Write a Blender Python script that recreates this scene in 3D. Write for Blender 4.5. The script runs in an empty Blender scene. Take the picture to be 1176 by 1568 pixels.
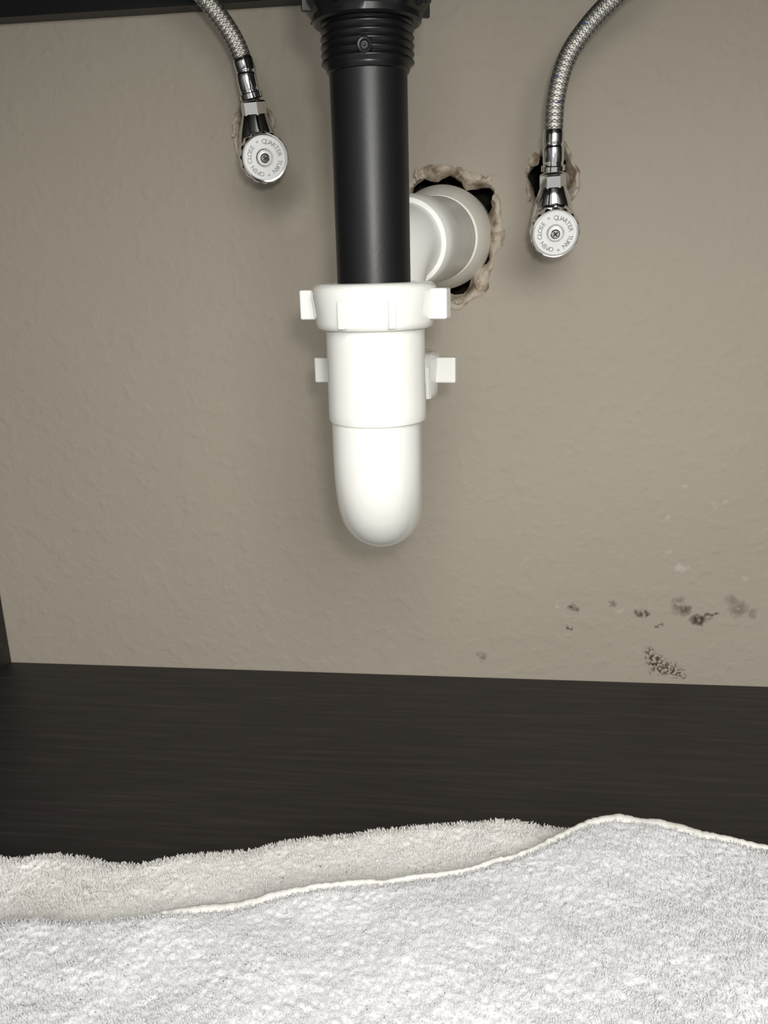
import bpy, bmesh, math, random
import numpy as np
from mathutils import Matrix, Vector, noise
random.seed(7); np.random.seed(7)
scene=bpy.context.scene
try:
    scene.view_settings.view_transform='Standard'; scene.view_settings.look='None'
except Exception: pass
def lin(c):
    return tuple(((v/255)/12.92 if v/255<=.04045 else ((v/255+.055)/1.055)**2.4) for v in c)+(1,)
# ---------------------------------------------------------------- helpers
def link(o,parent=None):
    bpy.context.collection.objects.link(o)
    if parent: o.parent=parent
    return o
def empty(name):
    e=bpy.data.objects.new(name,None); e.empty_display_size=.02; return link(e)
def mesh(name,verts,faces,mat=None,smooth=True,parent=None,mats=None,fm=None):
    me=bpy.data.meshes.new(name); me.from_pydata([tuple(v) for v in verts],[],faces); me.update()
    o=bpy.data.objects.new(name,me)
    for m in (mats or [mat]):
        if m: me.materials.append(m)
    if fm is not None: me.polygons.foreach_set('material_index',fm)
    if smooth: me.polygons.foreach_set('use_smooth',[True]*len(me.polygons))
    return link(o,parent)
def edgesplit(o,ang=35):
    m=o.modifiers.new('es','EDGE_SPLIT'); m.split_angle=math.radians(ang); return o
def bevel(o,w,seg=2,ang=35):
    m=o.modifiers.new('bv','BEVEL'); m.width=w; m.segments=seg; m.limit_method='ANGLE'; m.angle_limit=math.radians(ang)
    return o
def lathe(name,prof,mat,seg=96,M=None,parent=None,smooth=True,rfun=None,es=35):
    vs=[];fs=[];n=len(prof)
    for i,(r,z) in enumerate(prof):
        for k in range(seg):
            a=2*math.pi*k/seg; rr=r if rfun is None else rfun(r,z,a)
            vs.append(Vector((rr*math.cos(a),rr*math.sin(a),z)))
    for i in range(n-1):
        for k in range(seg):
            k2=(k+1)%seg
            fs.append((i*seg+k,i*seg+k2,(i+1)*seg+k2,(i+1)*seg+k))
    if prof[0][0]>1e-6: fs.append(tuple(range(seg))[::-1])
    if prof[-1][0]>1e-6: fs.append(tuple((n-1)*seg+k for k in range(seg)))
    if M is not None: vs=[M@v for v in vs]
    o=mesh(name,vs,fs,mat,smooth,parent)
    if es: edgesplit(o,es)
    return o
def frames(pts):
    pts=[Vector(p) for p in pts]; n=len(pts); T=[]
    for i in range(n):
        T.append((pts[min(i+1,n-1)]-pts[max(i-1,0)]).normalized())
    ref=Vector((1,0,0)) if abs(T[0].x)<.9 else Vector((0,1,0))
    N=(ref-T[0]*ref.dot(T[0])).normalized(); out=[]
    for i in range(n):
        N=(N-T[i]*N.dot(T[i])).normalized(); out.append((pts[i],T[i],N.copy(),T[i].cross(N)))
    return out
def tube(name,pts,rad,mat,seg=32,parent=None,es=35,cap=True):
    fr=frames(pts); vs=[];fs=[]; n=len(fr)
    for i,(p,t,N,B) in enumerate(fr):
        r=rad[i] if hasattr(rad,'__len__') else rad
        for k in range(seg):
            a=2*math.pi*k/seg; vs.append(p+N*(r*math.cos(a))+B*(r*math.sin(a)))
    for i in range(n-1):
        for k in range(seg):
            k2=(k+1)%seg; fs.append((i*seg+k,i*seg+k2,(i+1)*seg+k2,(i+1)*seg+k))
    if cap: fs.append(tuple(range(seg))[::-1]); fs.append(tuple((n-1)*seg+k for k in range(seg)))
    o=mesh(name,vs,fs,mat,True,parent)
    if es: edgesplit(o,es)
    return o
def box(name,a,b,mat,parent=None,bv=0,M=None,smooth=False):
    x0,y0,z0=a;x1,y1,z1=b
    v=[Vector(p) for p in ((x0,y0,z0),(x1,y0,z0),(x1,y1,z0),(x0,y1,z0),(x0,y0,z1),(x1,y0,z1),(x1,y1,z1),(x0,y1,z1))]
    if M is not None: v=[M@p for p in v]
    o=mesh(name,v,[(0,3,2,1),(4,5,6,7),(0,1,5,4),(1,2,6,5),(2,3,7,6),(3,0,4,7)],mat,smooth,parent)
    if bv: bevel(o,bv,3)
    return o
def spline(ctrl,n):
    c=[Vector(p) for p in ctrl]; c=[c[0]*2-c[1]]+c+[c[-1]*2-c[-2]]; m=len(c)-3; out=[]
    for i in range(n):
        t=i/(n-1)*m; k=min(int(t),m-1); u=t-k; p0,p1,p2,p3=c[k:k+4]
        out.append(.5*((2*p1)+(p2-p0)*u+(2*p0-5*p1+4*p2-p3)*u*u+(3*p1-p0-3*p2+p3)*u**3))
    return out
def bake(o):
    dg=bpy.context.evaluated_depsgraph_get(); me=bpy.data.meshes.new_from_object(o.evaluated_get(dg))
    o.modifiers.clear(); o.data=me
def T(x,y,z): return Matrix.Translation((x,y,z))
def RX(a): return Matrix.Rotation(math.radians(a),4,'X')
def RY(a): return Matrix.Rotation(math.radians(a),4,'Y')
def RZ(a): return Matrix.Rotation(math.radians(a),4,'Z')
# ---------------------------------------------------------------- materials
class N:
    def __init__(s,name):
        s.m=bpy.data.materials.new(name); s.m.use_nodes=True; s.t=s.m.node_tree; s.b=s.t.nodes['Principled BSDF']
    def n(s,t,**k):
        x=s.t.nodes.new(t)
        for a,b in k.items(): setattr(x,a,b)
        return x
    def l(s,a,b): s.t.links.new(a,b)
    def coord(s): return s.n('ShaderNodeTexCoord').outputs['Object']
    def mapping(s,scale):
        m=s.n('ShaderNodeMapping'); m.inputs['Scale'].default_value=scale; s.l(s.coord(),m.inputs[0]); return m.outputs[0]
    def noise(s,vec,scale,detail=4,rough=.5):
        x=s.n('ShaderNodeTexNoise'); x.inputs['Scale'].default_value=scale; x.inputs['Detail'].default_value=detail; x.inputs['Roughness'].default_value=rough
        s.l(vec,x.inputs['Vector']); return x.outputs['Fac']
    def ramp(s,fac,stops):
        r=s.n('ShaderNodeValToRGB'); e=r.color_ramp.elements
        while len(e)<len(stops): e.new(.5)
        for i,(p,c) in enumerate(stops): e[i].position=p; e[i].color=c
        s.l(fac,r.inputs[0]); return r.outputs[0]
    def math(s,op,a,b=None,clamp=False):
        x=s.n('ShaderNodeMath',operation=op,use_clamp=clamp)
        for i,v in enumerate((a,b)):
            if v is None: continue
            if isinstance(v,(int,float)): x.inputs[i].default_value=v
            else: s.l(v,x.inputs[i])
        return x.outputs[0]
    def mix(s,f,a,b):
        x=s.n('ShaderNodeMix',data_type='RGBA')
        s.l(f,x.inputs[0]) if not isinstance(f,(int,float)) else setattr(x.inputs[0],'default_value',f)
        for i,v in ((6,a),(7,b)):
            if isinstance(v,tuple): x.inputs[i].default_value=v
            else: s.l(v,x.inputs[i])
        return x.outputs[2]
    def bump(s,h,strength,dist,prev=None):
        x=s.n('ShaderNodeBump'); x.inputs['Strength'].default_value=strength; x.inputs['Distance'].default_value=dist; s.l(h,x.inputs['Height'])
        if prev: s.l(prev,x.inputs['Normal'])
        return x.outputs[0]
def simple(name,col,rough=.5,metal=0,spec=.5,noise_amt=.0,nscale=80,bumpd=0,bscale=400,coat=0):
    k=N(name); k.b.inputs['Roughness'].default_value=rough; k.b.inputs['Metallic'].default_value=metal
    k.b.inputs['Specular IOR Level'].default_value=spec; k.b.inputs['Coat Weight'].default_value=coat; k.b.inputs['Coat Roughness'].default_value=.08
    c=lin(col); f=k.noise(k.coord(),nscale,4)
    d=tuple(min(1,v*(1-noise_amt)) for v in c[:3])+(1,); u=tuple(min(1,v*(1+noise_amt)) for v in c[:3])+(1,)
    k.l(k.ramp(f,[(.3,d),(.7,u)]),k.b.inputs['Base Color'])
    if bumpd: k.l(k.bump(k.noise(k.coord(),bscale,3),.5,bumpd),k.b.inputs['Normal'])
    return k.m
pvc=simple('white_pvc',(223,223,217),.16,noise_amt=.01,coat=.6)
pvc3=simple('white_pvc_arm',(240,240,234),.28,noise_amt=.01,spec=.45)
pvc2=simple('white_pvc_dull',(238,235,224),.45,noise_amt=.04,nscale=50,spec=.3)
blk=simple('black_plastic',(20,20,21),.40,noise_amt=.05,bumpd=.00006,bscale=600,spec=.35)
blk2=simple('black_plastic_gloss',(16,16,17),.32,noise_amt=.05,spec=.35)
chrome=simple('chrome',(225,225,225),.09,1,noise_amt=.02)
steel=simple('braided_steel',(215,213,207),.35,1,noise_amt=.1)
score=simple('hose_liner',(100,97,92),.6,noise_amt=.1)
red=simple('red_tracer',(120,50,45),.5); blue=simple('blue_tracer',(50,70,130),.5)
hface=simple('valve_face_plastic',(230,230,228),.3,noise_amt=.02)
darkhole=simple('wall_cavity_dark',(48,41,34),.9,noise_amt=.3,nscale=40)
# wall paint
k=N('wall_paint_orange_peel'); co=k.coord()
big=k.noise(co,3.5,2); base=k.ramp(big,[(.3,lin((162,154,140))),(.7,lin((169,161,147)))])
nz=k.n('ShaderNodeTexNoise'); nz.inputs['Scale'].default_value=150; nz.inputs['Detail'].default_value=3; k.l(co,nz.inputs['Vector'])
sub=k.n('ShaderNodeVectorMath',operation='SUBTRACT'); k.l(nz.outputs['Color'],sub.inputs[0]); sub.inputs[1].default_value=(.5,.5,.5)
scl=k.n('ShaderNodeVectorMath',operation='SCALE'); k.l(sub.outputs[0],scl.inputs[0]); scl.inputs['Scale'].default_value=.012
wv=k.n('ShaderNodeVectorMath',operation='ADD'); k.l(co,wv.inputs[0]); k.l(scl.outputs[0],wv.inputs[1]); wv=wv.outputs[0]
def spots(lst):
    acc=None
    for x,z,r,s in lst:
        d=k.n('ShaderNodeVectorMath',operation='DISTANCE'); k.l(wv,d.inputs[0]); d.inputs[1].default_value=(x/1000,0,z/1000)
        m=k.n('ShaderNodeMapRange'); m.inputs[1].default_value=r/1000; m.inputs[2].default_value=r/1000*.35; m.inputs[3].default_value=0; m.inputs[4].default_value=s
        k.l(d.outputs['Value'],m.inputs[0]); acc=m.outputs[0] if acc is None else k.math('MAXIMUM',acc,m.outputs[0])
    return acc
dk=spots([(65,60,3.6,.9),(69,58,2.8,.9),(62,58,2,.6),(95,62,3.6,.6),(93,60,2,.5),(117,55,4.4,.9),(113,56,3.2,.8),(129,47,3,.95),(141,62,7.5,.5),(146,59,5,.8),(153,52,5,1),(157,51,4.5,1),(162,54,4,.9),(167,55,3,.8),(183,60,8,.5),(178,67,6,.4),(193,57,5,.4),(64,43,2.4,.9),(66,50,1.8,.8),(1,17,4.5,.5),(-4,18,3,.4)])
gate=k.ramp(k.noise(co,210,1),[(.30,(0,0,0,1)),(.42,(1,1,1,1))])
sp=spots([(126,19,8,1),(131,14,9,1),(138,11,8,1),(144,8,6,.9),(122,25,5,.8),(149,5,4,.9)])
spg=k.ramp(k.noise(co,430,1),[(.46,(0,0,0,1)),(.54,(1,1,1,1))])
dmask=k.math('MAXIMUM',k.math('MULTIPLY',dk,gate),k.math('MULTIPLY',sp,spg),clamp=True)
lt=spots([(139,92,4.2,.7),(143,90,3.4,.6),(139,152,3,.5),(128,127,2.6,.4),(-128,333,11,.22),(-124,340,8,.25),(160,138,2.4,.3),(166,140,2.6,.35),(124,110,2.4,.3),(185,84,3.2,.3),(55,60,2.6,.4),(100,58,2.4,.3),(132,104,2.6,.3)])
c1=k.mix(k.math('MULTIPLY',lt,.7),base,lin((204,198,186)))
c2=k.mix(k.math('MULTIPLY',dmask,.92),c1,lin((66,48,38)))
k.l(c2,k.b.inputs['Base Color']); k.b.inputs['Roughness'].default_value=.62; k.b.inputs['Specular IOR Level'].default_value=.3
h1=k.noise(co,170,2,.5); h2=k.ramp(k.noise(co,75,2),[(.52,(0,0,0,1)),(.66,(1,1,1,1))])
b1=k.bump(h1,.42,.0009); b2=k.bump(h2,.42,.0006,b1); k.l(b2,k.b.inputs['Normal'])
wallm=k.m
# torn drywall
k=N('torn_drywall'); f=k.noise(k.coord(),130,4,.5)
k.l(k.ramp(f,[(.28,lin((104,84,64))),(.42,lin((152,138,118))),(.55,lin((190,180,164))),(.75,lin((168,159,145)))]),k.b.inputs['Base Color'])
k.b.inputs['Roughness'].default_value=.9; k.l(k.bump(k.noise(k.coord(),400,3),.5,.0008),k.b.inputs['Normal']); torn=k.m
# dark wood laminate
k=N('dark_wood_laminate'); v=k.mapping((3,60,60)); f=k.noise(v,4,6,.6); v2=k.mapping((12,300,300)); g=k.noise(v2,3,3,.6)
a=k.ramp(f,[(.3,lin((37,34,34))),(.52,lin((46,42,41))),(.75,lin((62,57,55)))])
k.l(k.mix(k.math('MULTIPLY',g,.3),a,lin((29,26,25))),k.b.inputs['Base Color'])
k.b.inputs['Roughness'].default_value=.48; k.b.inputs['Specular IOR Level'].default_value=.4
k.l(k.bump(f,.25,.0004,k.bump(g,.25,.0003)),k.b.inputs['Normal']); wood=k.m
# towel
def cot(name,a,b):
    k=N(name); f=k.noise(k.coord(),30,3)
    k.l(k.ramp(f,[(.3,lin(a)),(.7,lin(b))]),k.b.inputs['Base Color'])
    k.b.inputs['Roughness'].default_value=.95; k.b.inputs['Specular IOR Level'].default_value=.1; k.b.inputs['Sheen Weight'].default_value=.2
    k.b.inputs['Subsurface Weight'].default_value=.4; k.b.inputs['Subsurface Scale'].default_value=.0015; k.b.inputs['Subsurface Radius'].default_value=(1,1,1)
    k.l(k.bump(k.noise(k.coord(),900,2,.6),.5,.0007),k.b.inputs['Normal'])
    return k.m
cotton=cot('plush_cotton',(233,233,234),(240,240,241)); cotton2=cot('plush_cotton_cream',(248,245,238),(252,250,245))
hemm=simple('towel_hem_fabric',(243,240,234),.9,noise_amt=.03,bumpd=.0005,bscale=700,spec=.1)
# ---------------------------------------------------------------- wall with ragged holes
wall=box('wall_back',(-.8,0,-.15),(.8,.0135,.85),wallm)
def blob(cx,cz,rx,rz,seed,amp=.12,n=72):
    out=[]
    for i in range(n):
        a=2*math.pi*i/n
        r=1+amp*noise.noise((math.cos(a)*1.8+seed,math.sin(a)*1.8,seed))*2+amp*.5*noise.noise((math.cos(a)*7,math.sin(a)*7+seed,seed))
        out.append((cx+rx*r*math.cos(a),cz+rz*r*math.sin(a)))
    return out
holes=[blob(-.0265,.322,.0355,.0425,3.1,.09),blob(-.1525,.391,.0125,.019,5.3,.14),blob(.0425,.354,.0145,.019,9.7,.14)]
for i,hp in enumerate(holes):
    n=len(hp); vs=[(x,-.02,z) for x,z in hp]+[(x,.03,z) for x,z in hp]
    fs=[tuple(range(n)),tuple(range(2*n-1,n-1,-1))]+[(j,j+n,(j+1)%n+n,(j+1)%n) for j in range(n)]
    c=mesh('cut',vs,fs,torn,False)
    bm=bmesh.new(); bm.from_mesh(c.data); bmesh.ops.recalc_face_normals(bm,faces=bm.faces); bm.to_mesh(c.data); bm.free()
    m=wall.modifiers.new('b','BOOLEAN'); m.operation='DIFFERENCE'; m.object=c; m.solver='EXACT'
    bpy.context.view_layer.update(); bake(wall)
    bpy.data.objects.remove(c)
for p in wall.data.polygons: p.use_smooth=False
for i,hp in enumerate(holes):
    cx=sum(p[0] for p in hp)/len(hp); cz=sum(p[1] for p in hp)/len(hp); n=len(hp); vs=[];fs=[]
    rings=((.66,.012),(.80,.005),(.93,-.0006),(1.01,-.0020),(1.06,-.0010),(1.11,.0005)) if i else ((.84,.010),(.91,.003),(.97,-.0010),(1.02,-.0022),(1.06,-.0010),(1.10,.0005))
    for s,(rr,yy) in enumerate(rings):
        for j,(x,z) in enumerate(hp):
            q=noise.noise((x*160,z*160,s*3.1+i)); q2=noise.noise((x*60,z*60,i+7.3))
            w=max(0.15,.75+q2*1.6); rad=math.hypot(x-cx,z-cz)
            if i==0: R=(rr-1)*(.038/rad)*w+1+q*.02
            else: R=(rr-1)*w+1+q*.05
            vs.append((cx+(x-cx)*R, (yy if yy>0 else yy*w)+q*.0006*(0 if s==5 else 1), cz+(z-cz)*R))
    for s in range(5):
        for j in range(n):
            j2=(j+1)%n; fs.append((s*n+j,s*n+j2,(s+1)*n+j2,(s+1)*n+j))
    o=mesh('torn_edge',vs,fs,torn,True,wall)
    bm=bmesh.new()
    for c in range(34 if i==0 else 16):
        j=random.randrange(n); x,z=hp[j]; t=random.uniform(.93,1.06); r=random.uniform(.0008,.0026)
        mt=T(cx+(x-cx)*t,random.uniform(-.0015,.001),cz+(z-cz)*t)@RZ(random.uniform(0,90))@Matrix.Diagonal((r*random.uniform(.6,1.6),r*.7,r*random.uniform(.6,1.6),1))
        g=bmesh.ops.create_icosphere(bm,subdivisions=2,radius=1,matrix=mt)
        for v in g['verts']: v.co+=Vector((noise.noise(v.co*900),noise.noise(v.co*900+Vector((5,0,0))),noise.noise(v.co*900+Vector((0,9,0)))))*r*.5
    me=bpy.data.meshes.new('plaster_crumbs'); bm.to_mesh(me); bm.free(); me.materials.append(torn); link(bpy.data.objects.new('plaster_crumbs',me),wall)
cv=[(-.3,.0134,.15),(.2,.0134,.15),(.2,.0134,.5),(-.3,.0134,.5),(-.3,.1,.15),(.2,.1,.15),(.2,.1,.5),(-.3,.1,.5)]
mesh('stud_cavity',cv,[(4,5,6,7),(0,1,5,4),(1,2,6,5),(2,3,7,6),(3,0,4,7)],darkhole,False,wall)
# ---------------------------------------------------------------- vanity cabinet
cab=empty('vanity_cabinet')
box('bottom_panel',(-.383,-.56,-.016),(.40,-.0005,0),wood,cab,.0008)
box('side_panel_1',(-.399,-.56,-.10),(-.383,-.0005,.52),wood,cab,.0008)
box('side_panel_2',(.40,-.56,-.10),(.416,-.0005,.52),wood,cab,.0008)
box('back_rail',(-.383,-.016,.461),(.40,-.0005,.52),blk,cab,.0008)
box('top_panel',(-.399,-.56,.52),(.416,-.0005,.54),wood,cab,.001)
# ---------------------------------------------------------------- black drain tailpiece
AX,AY=-.0478,-.21
dr=empty('sink_drain_tailpiece')
M=T(AX,AY,0)
lathe('tube',[(.0139,.262),(.0158,.262),(.0158,.380)],blk,96,M,dr)
prof=[(.0158,.3780),(.0166,.3784),(.0171,.3800)]
z=.3805
for i in range(6):
    prof+= [(.0171,z),(.0186,z+.0009),(.0188,z+.0014),(.0186,z+.0019),(.0171,z+.0028)]; z+=.0029
prof+=[(.0171,z+.004)]
lathe('threaded_collar',prof,blk2,96,M,dr,es=None)
Zn=.3955
def hexr(r,z,a):
    t=(a%(math.pi/4))-math.pi/8; return r if z<Zn+.002 else r*(.4+.6*math.cos(math.pi/8)/math.cos(t))
lathe('locknut',[(.0172,Zn),(.0205,Zn),(.0217,Zn+.0007),(.0226,Zn+.003),(.0256,Zn+.007),(.0262,Zn+.0105),(.0262,.434),(.024,.436),(.017,.436)],blk2,96,M,dr,rfun=hexr,es=25)
for i in range(8):
    a=i*45+22.5; box('nut_rib',(.021,-.0010,Zn+.004),(.0262,.0010,.432),blk2,dr,.0004,M@RZ(a))
lathe('drain_body',[(.0165,.434),(.0165,.462),(.030,.468),(.032,.5205)],blk2,64,M,dr)
MP=T(AX+.0012,AY-.0184,.3848)@RX(90)
lathe('overflow_port',[(.0004,-.001),(.0030,-.001),(.0030,.0010),(.0025,.0013),(.0018,.0011),(.0014,.0003),(.0006,.0003),(.0004,.0009)],blk,32,MP,dr)
# ---------------------------------------------------------------- P-trap
tr=empty('p_trap')
def slipnut(name,cx,cy,z0,z1,R,wings,ribs,wr,wz0,wz1):
    M=T(cx,cy,0); h=z1-z0
    lathe(name+'_body',[(.0165,z0+.001),(R-.0035,z0),(R-.002,z0+.0008),(R-.0014,z0+.003),(R-.0006,z0+h*.5),(R,z1-.005),(R-.0002,z1-.0022),(R-.0016,z1-.0006),(R-.004,z1),(.0180,z1),(.0172,z1-.001),(.0168,z1-.006)],pvc,96,M,tr,es=50)
    for a in wings:
        box(name+'_wing',(R-.004,-.0034,wz0),(wr,.0034,wz1),pvc,tr,.0009,M@RZ(a))
    for a in ribs:
        box(name+'_rib',(R-.004,-.0015,z0+.0012),(R+.0010,.0015,z1-.0065),pvc,tr,.0005,M@RZ(a))
slipnut('inlet_nut',AX,AY,.2780,.2972,.0272,(172,-14,84),(-68,-113,40,130),.0335,.2818,.2945)
M=T(AX,AY,0)
lathe('inlet_socket',[(.0160,.290),(.0214,.290),(.0216,.279),(.0219,.2425),(.0219,.2385),(.0215,.2376),(.0200,.2373)],pvc,96,M,tr,es=40)
Rb=.033; zc=.2212; BX=-.0530; BY=AY+2*Rb
pts=[Vector((AX-.0008,AY,z)) for z in np.linspace(.262,zc,6)]
for i in range(1,40):
    a=math.pi*i/40; s=(1-math.cos(a))/2
    pts.append(Vector((AX-.0008+(BX-AX+.0008)*s,AY+Rb-Rb*math.cos(a),zc-Rb*math.sin(a))))
pts+=[Vector((BX,BY,z)) for z in np.linspace(zc,.246,5)]
tube('u_bend',pts,.0200,pvc,64,tr)
slipnut('outlet_nut',BX+.0015,BY,.2375,.2612,.0285,(177,-8,60),(-35,-60,-90,-120),.0375,.2455,.2585)
ctrl=[(BX,BY,.270),(BX+.0005,BY+.001,.286),(BX+.002,BY+.008,.301),(BX+.006,BY+.022,.3125),(BX+.012,BY+.045,.3165),(-.037,BY+.075,.3175),(-.032,-.03,.319),(-.029,.02,.321),(-.027,.05,.321)]
el=spline(ctrl,81)
tube('trap_arm',[Vector((BX,BY,z)) for z in np.linspace(.242,.266,5)]+el,.0208,pvc3,64,tr)
sg=el[36:62]; tube('elbow_hub',sg,[.0232,.0240,.0244]+[.0246]*(len(sg)-5)+[.0256,.0250],pvc3,64,tr,es=60)
sg=el[62:78]; tube('wall_coupling',sg,[.0262,.0284,.0300,.0314,.0326]+[.0334]*(len(sg)-5),pvc2,64,tr,es=60)
# ---------------------------------------------------------------- valves
def charring(txt,r,M,parent,size,mat,start=90):
    n=len(txt); bm=bmesh.new()
    for i,ch in enumerate(txt):
        if ch==' ': continue
        cu=bpy.data.curves.new('t','FONT'); cu.body=ch; cu.size=size; cu.extrude=.00015; cu.align_x='CENTER'; cu.resolution_u=3
        o=bpy.data.objects.new('t',cu); link(o); bpy.context.view_layer.update()
        me=bpy.data.meshes.new_from_object(o.evaluated_get(bpy.context.evaluated_depsgraph_get()))
        a=start-360*i/n
        me.transform(M@RZ(a-90)@T(0,r,0)); bm.from_mesh(me); bpy.data.objects.remove(o)
    me=bpy.data.meshes.new('lettering'); bm.to_mesh(me); bm.free(); me.materials.append(mat)
    link(bpy.data.objects.new('lettering',me),parent)
letter=simple('lettering_grey',(135,135,135),.4)
def valve(wallp,body,handle,out,hosepts,tracer):
    v=empty('shutoff_valve')
    W_,B_,Hh,O_=[Vector(p) for p in (wallp,body,handle,out)]
    d=(B_-W_)
    tube('stub_out',[W_-d*1.2,W_,B_],.0078,chrome,32,v)
    u=(B_-W_).normalized()
    tube('compression_nut',[B_-u*.034,B_-u*.033,B_-u*.016,B_-u*.015],[.0108,.0120,.0120,.0108],chrome,6,v,es=20)
    tube('inlet_neck',[B_-u*.016,B_],[.0098,.0108],chrome,32,v)
    hd=(Hh-B_).normalized()
    pts=[B_-hd*.014+hd*.030*i/12 for i in range(13)]
    rr=[.0072,.0106,.0120,.0126,.0128,.0127,.0124,.0116,.0108,.0106,.0106,.0112,.0114]
    tube('valve_body',pts,rr,chrome,48,v,es=70)
    od=(O_-B_).normalized(); L=(O_-B_).length
    op=[B_+od*L*t for t in (0,.25,.45,.60,.72,.74)]
    tube('outlet_neck',op,[.0124,.0116,.0102,.0086,.0074,.0070],chrome,40,v,es=60)
    op=[B_+od*L*t for t in (.70,.72,.95,.98)]
    tube('outlet_hex',op,[.0068,.0076,.0076,.0068],chrome,6,v,es=20)
    Q=hd.to_track_quat('Z','Y').to_matrix().to_4x4()
    MH=T(*Hh)@Q
    def kn(r,z,a):
        return r*(1+(.025*math.cos(a*16) if r>.0125 and z<-.0003 else 0))
    lathe('handle_rim',[(.0100,-.0145),(.0130,-.0140),(.0140,-.0120),(.0140,-.003),(.0136,-.0006),(.0131,.0004),(.0126,.0002)],chrome,160,MH,v,rfun=kn,es=60)
    lathe('handle_face',[(.0120,-.002),(.0120,.0004),(.0116,.0008),(.0052,.0008),(.0048,.0002),(.0042,.0002),(.0040,.0012),(.0034,.0015),(.0005,.0015)],hface,96,MH,v,es=30)
    lathe('handle_screw',[(.0026,.0008),(.0026,.0020),(.0021,.0024),(.0004,.0024)],chrome,32,MH,v,es=30)
    box('screw_slot',(-.0016,-.0003,.002),(.0016,.0003,.0026),blk,v,0,MH@RZ(40)); box('screw_slot_cross',(-.0003,-.0016,.002),(.0003,.0016,.0026),blk,v,0,MH@RZ(40))
    charring('QUARTER TURN * OPEN CLOSE * ',.0076,MH@T(0,0,.0009),v,.0035,letter)
    h=empty('braided_supply_hose')
    P=[Vector(p) for p in hosepts]
    path=spline(P,120); Ls=[0]
    for i in range(1,120): Ls.append(Ls[-1]+(path[i]-path[i-1]).length)
    tot=Ls[-1]
    i1=next(i for i,l in enumerate(Ls) if l>.0225)
    f0=path[:i1]
    tube('crimp_ferrule',f0,[(.0068 if Ls[i]<.0030 else .0058 if Ls[i]<.0046 else .0055 if Ls[i]>.0125 and Ls[i]<.0140 else .0060 if Ls[i]<.0205 else .0055) for i in range(len(f0))],chrome,32,h,es=60)
    tube('hose_core',path[i1-2:],.0045,score,20,h)
    fr=frames(spline(P,420)); fr=[q for i,q in enumerate(fr) if i/419*tot>.0215]
    ns=10; vs=[];fs=[];fm=[]; step=tot/419; pitch=.018
    for dirn in (1,-1):
        for s in range(ns):
            for w in range(3):
                pl=[]
                for j,(p,t,Nn,B) in enumerate(fr):
                    a=dirn*2*math.pi*(j*step/pitch)+2*math.pi*s/ns+(w-1)*.135
                    rr=.0049+.00025*math.cos(ns*(j*step/pitch)*2*math.pi+(0 if dirn>0 else math.pi)+s*math.pi)
                    pl.append((p+Nn*(rr*math.cos(a))+B*(rr*math.sin(a)),Nn*math.cos(a)+B*math.sin(a),t))
                b0=len(vs); rw=.00026
                for (q,nn,t) in pl:
                    sd=nn.cross(t)
                    vs+= [q+sd*rw,q+nn*rw,q-sd*rw]
                for j in range(len(pl)-1):
                    for e in range(2):
                        fs.append((b0+j*3+e,b0+j*3+e+1,b0+j*3+3+e+1,b0+j*3+3+e)); fm.append(1 if (dirn==1 and s==0 and j%26<9 and w<2) else 0)
    mesh('wire_braid',vs,fs,None,True,h,mats=[steel,tracer],fm=fm)
    return v,h
valve((-.1475,0,.381),(-.136,-.048,.370),(-.1268,-.074,.3650),(-.1372,-.053,.3995),
 [(-.1373,-.0535,.4000),(-.139,-.055,.409),(-.1400,-.055,.417),(-.1445,-.056,.430),(-.1525,-.058,.443),(-.163,-.062,.456),(-.180,-.07,.475),(-.195,-.085,.5205)],red)
valve((.043,0,.338),(.0395,-.046,.326),(.0390,-.074,.3190),(.0382,-.053,.3535),
 [(.0382,-.0535,.3540),(.0380,-.055,.362),(.0378,-.055,.370),(.0385,-.055,.392),(.0440,-.057,.412),(.0550,-.060,.427),(.0700,-.065,.4405),(.090,-.075,.457),(.125,-.09,.5205)],blue)
# ---------------------------------------------------------------- towel
def interp(pts):
    xs=[p[0]/1000 for p in pts]; ys=[p[1]/1000 for p in pts]
    def f(x):
        s=0
        for o,w in ((-.01,.25),(0,.5),(.01,.25)): s=s+w*np.interp(x+o,xs,ys)
        return s
    return f
back=interp([(-330,-244),(-260,-244),(-235,-242),(-215,-237),(-203,-236),(-192,-238),(-183,-243),(-150,-235),(-108,-221),(-70,-210),(-38,-202),(-10,-197),(21,-193),(44,-196),(70,-206),(120,-236),(300,-260)])
hem=interp([(-330,-306),(-211,-299),(-153,-293),(-98,-281),(-84,-273),(-40,-263),(4,-248),(30,-232),(43,-220),(56,-209),(68,-206),(85,-209),(115,-220),(137,-225),(200,-234),(300,-250)])
tv=[];tf=[];tfm=[]
def nz(x,y,s,seed=0): return noise.noise((x*s,y*s,seed))
def relief(x,y,seed):
    return .0045*nz(x,y,11,seed)+.0028*nz(x,y,27,seed)+.0008*nz(x,y,80,seed)+.0004*nz(x*1.0,y*.8,230,seed)+.00065*nz(x,y*.8,480,seed)
def sheet(outline,hgt,base,rad,x0,x1,yfront,nx,ny,seed,mi):
    b0=len(tv)
    X=np.linspace(x0,x1,nx)
    for i,x in enumerate(X):
        yb=float(outline(x))
        for j in range(ny):
            t=j/(ny-1)
            d=(yb-yfront)*(t**1.5)
            y=yb-d
            q=min(d/rad,1); e=math.sqrt(max(0,1-(1-q)**2))
            z=base+(hgt)*e+e*relief(x,y,seed)
            y+=.0005*nz(x,z+y,160,seed+3)+ .0004*nz(x,z+y,520,seed+4)
            tv.append((x,y,max(z,.0006)))
    for i in range(nx-1):
        for j in range(ny-1):
            a=b0+i*ny+j; tf.append((a,a+1,a+ny+1,a+ny)); tfm.append(mi)
    return b0,nx,ny
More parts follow.
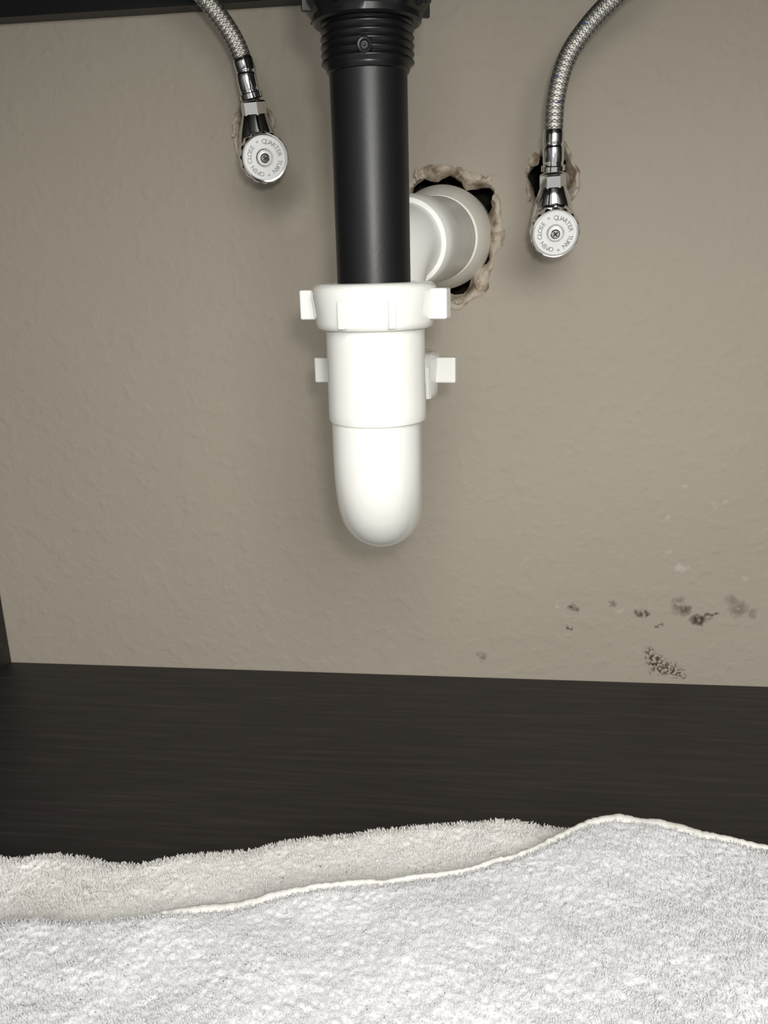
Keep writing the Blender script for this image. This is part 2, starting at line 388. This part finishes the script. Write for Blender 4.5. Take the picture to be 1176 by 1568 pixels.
S1=sheet(back,.0235,.0006,.016,-.330,.30,-.33,700,190,1.3,2)
S2=sheet(hem,.0170,.0205,.011,-.330,.30,-.50,900,470,5.7,0)
def skirt(S):
    b0,nx,ny=S
    for rng in ([b0+i*ny+ny-1 for i in range(nx)],[b0+j for j in range(ny)],[b0+(nx-1)*ny+j for j in range(ny)],[b0+i*ny for i in range(nx)]):
        zb=.018 if (rng[0]==b0 and rng[-1]==b0+(nx-1)*ny and S is S2) else .0006
        c0=len(tv)
        for r in rng: x,y,z=tv[r]; tv.append((x,y-(0.004 if zb>.01 else 0),min(z,zb)))
        for q in range(len(rng)-1): tf.append((rng[q],rng[q+1],c0+q+1,c0+q)); tfm.append(0)
skirt(S1); skirt(S2)
P=np.array(tv)
def tufts(S,count,yl,L,W,outline,dmin,dmax):
    b0,nx,ny=S; G=P[b0:b0+nx*ny].reshape(nx,ny,3)
    du=np.gradient(G,axis=0); dv=np.gradient(G,axis=1); Nn=np.cross(dv,du); Nn/=np.linalg.norm(Nn,axis=2,keepdims=True)+1e-12
    if Nn[:,ny//2,2].mean()<0: Nn=-Nn
    ar=np.linalg.norm(np.cross(du,dv),axis=2)
    yb=np.array([float(outline(x)) for x in G[:,ny//2,0]])[:,None]
    dd=yb-G[:,:,1]
    ar=ar*(G[:,:,1]>yl)*(np.abs(G[:,:,0]+.04)<.23)*(dd>dmin)*(dd<dmax)
    pr=(ar/ar.sum()).ravel(); idx=np.random.choice(nx*ny,count,p=pr); ii,jj=np.unravel_index(idx,(nx,ny))
    ii=np.minimum(ii,nx-2); jj=np.minimum(jj,ny-2); u=np.random.rand(count,1); v=np.random.rand(count,1)
    p=G[ii,jj]+(G[ii+1,jj]-G[ii,jj])*u+(G[ii,jj+1]-G[ii,jj])*v
    n=Nn[ii,jj]
    lean=np.array([(noise.noise((a*120,b*120,2.2)),noise.noise((a*120,b*120,8.8)),0) for a,b,_ in p])
    d=n+lean*1.4+np.random.randn(count,3)*.3; d/=np.linalg.norm(d,axis=1,keepdims=True)
    s=np.cross(d,np.array([0,-.7,.7])+np.random.randn(count,3)*.3); s/=np.linalg.norm(s,axis=1,keepdims=True)
    ln=L*(.6+.7*np.random.rand(count,1)); w=W
    fn=np.cross(s,d); sg=np.sign((fn*(n*.3+np.array([0,-.6,.6]))).sum(axis=1,keepdims=True)); sg[sg==0]=1; s=s*sg
    A=p-s*w-n*.0003;B=p+s*w-n*.0003;C=p+d*ln+s*w*.7;D=p+d*ln-s*w*.7
    nn=n*.35+np.array([0,-.4,.8]); nn/=np.linalg.norm(nn,axis=1,keepdims=True)
    return np.stack([A,B,C,D],1).reshape(-1,3), np.repeat(nn,4,axis=0)
t1,N1=tufts(S1,30000,-.315,.0018,.00028,back,-1,.10); t2,N2=tufts(S2,50000,-.40,.0011,.00028,hem,.004,.3)
TU=np.vstack([t1,t2]); TU[:,2]=np.maximum(TU[:,2],.0003)
V=np.vstack([P,TU]); nb=len(P); nt=len(TU)//4; n1=len(t1)//4
tf+= [(nb+4*i,nb+4*i+1,nb+4*i+2,nb+4*i+3) for i in range(nt)]; tfm+=[2]*n1+[0]*(nt-n1)
towel=mesh('bath_towel',V.tolist(),tf,None,True,None,mats=[cotton,hemm,cotton2],fm=tfm)
vn=np.empty(len(V)*3,dtype=np.float32); towel.data.vertex_normals.foreach_get('vector',vn); vn=vn.reshape(-1,3)
vn[nb:]=np.vstack([N1,N2])
towel.data.normals_split_custom_set_from_vertices(vn.tolist())
xs=np.linspace(-.175,.20,300); pts=[]; rr=[]
for x in xs:
    x=float(x); y=float(hem(x))
    zz=.0375+relief(x,y-.006,5.7)+.0006*nz(x,0,80,2)
    r=.0017+.0009*nz(x,0,45,4)
    if -.15<x<-.07: r+=.0018*math.sin((x+.15)/.08*math.pi)
    if x>.04: r+=.0032*min(1,(x-.04)/.03)*(1 if x<.10 else max(.25,1-(x-.10)/.05))
    fd=min(1,max(0,(x+.175)/.05)); r*=.3+.7*fd
    pts.append((x,y-.002+.0010*nz(x,0,60)-r*.4-.006*(1-fd),zz-r*.75-.0014-.004*(1-fd))); rr.append(r)
tube('hem_binding',pts,rr,hemm,20,towel,es=None)
# ---------------------------------------------------------------- camera
yaw,pitch,roll=[math.radians(a) for a in (7.1,16.5,1.5)]
R=Matrix.Rotation(yaw,3,'Z')@Matrix.Rotation(-pitch,3,'X')@Matrix.Rotation(roll,3,'Y')
r,fw,up=R@Vector((1,0,0)),R@Vector((0,1,0)),R@Vector((0,0,1))
cd=bpy.data.cameras.new('camera'); cam=bpy.data.objects.new('camera',cd); link(cam)
cam.matrix_world=Matrix(((r.x,up.x,-fw.x,0),(r.y,up.y,-fw.y,-.58),(r.z,up.z,-fw.z,.3042),(0,0,0,1)))
cd.sensor_fit='VERTICAL'; cd.sensor_height=36; cd.lens=1800/2212*36; cd.clip_start=.01
scene.camera=cam
# ---------------------------------------------------------------- lights
def area(name,loc,tgt,size,power,col=(1,1,1)):
    l=bpy.data.lights.new(name,'AREA'); l.size=size; l.energy=power; l.color=col
    o=bpy.data.objects.new(name,l); link(o); o.location=loc
    o.rotation_euler=(Vector(tgt)-Vector(loc)).to_track_quat('-Z','Y').to_euler(); return o
area('phone_flash',(.02,-.60,.335),(-.05,0,.27),.02,.74,(1,.98,.945))
area('bathroom_ceiling_light',(.16,-1.15,.68),(-.01,0,.28),.55,11.6,(1,.985,.955))
w=bpy.data.worlds.new('world'); scene.world=w; w.use_nodes=True
w.node_tree.nodes['Background'].inputs[0].default_value=(1,.985,.96,1); w.node_tree.nodes['Background'].inputs[1].default_value=.54
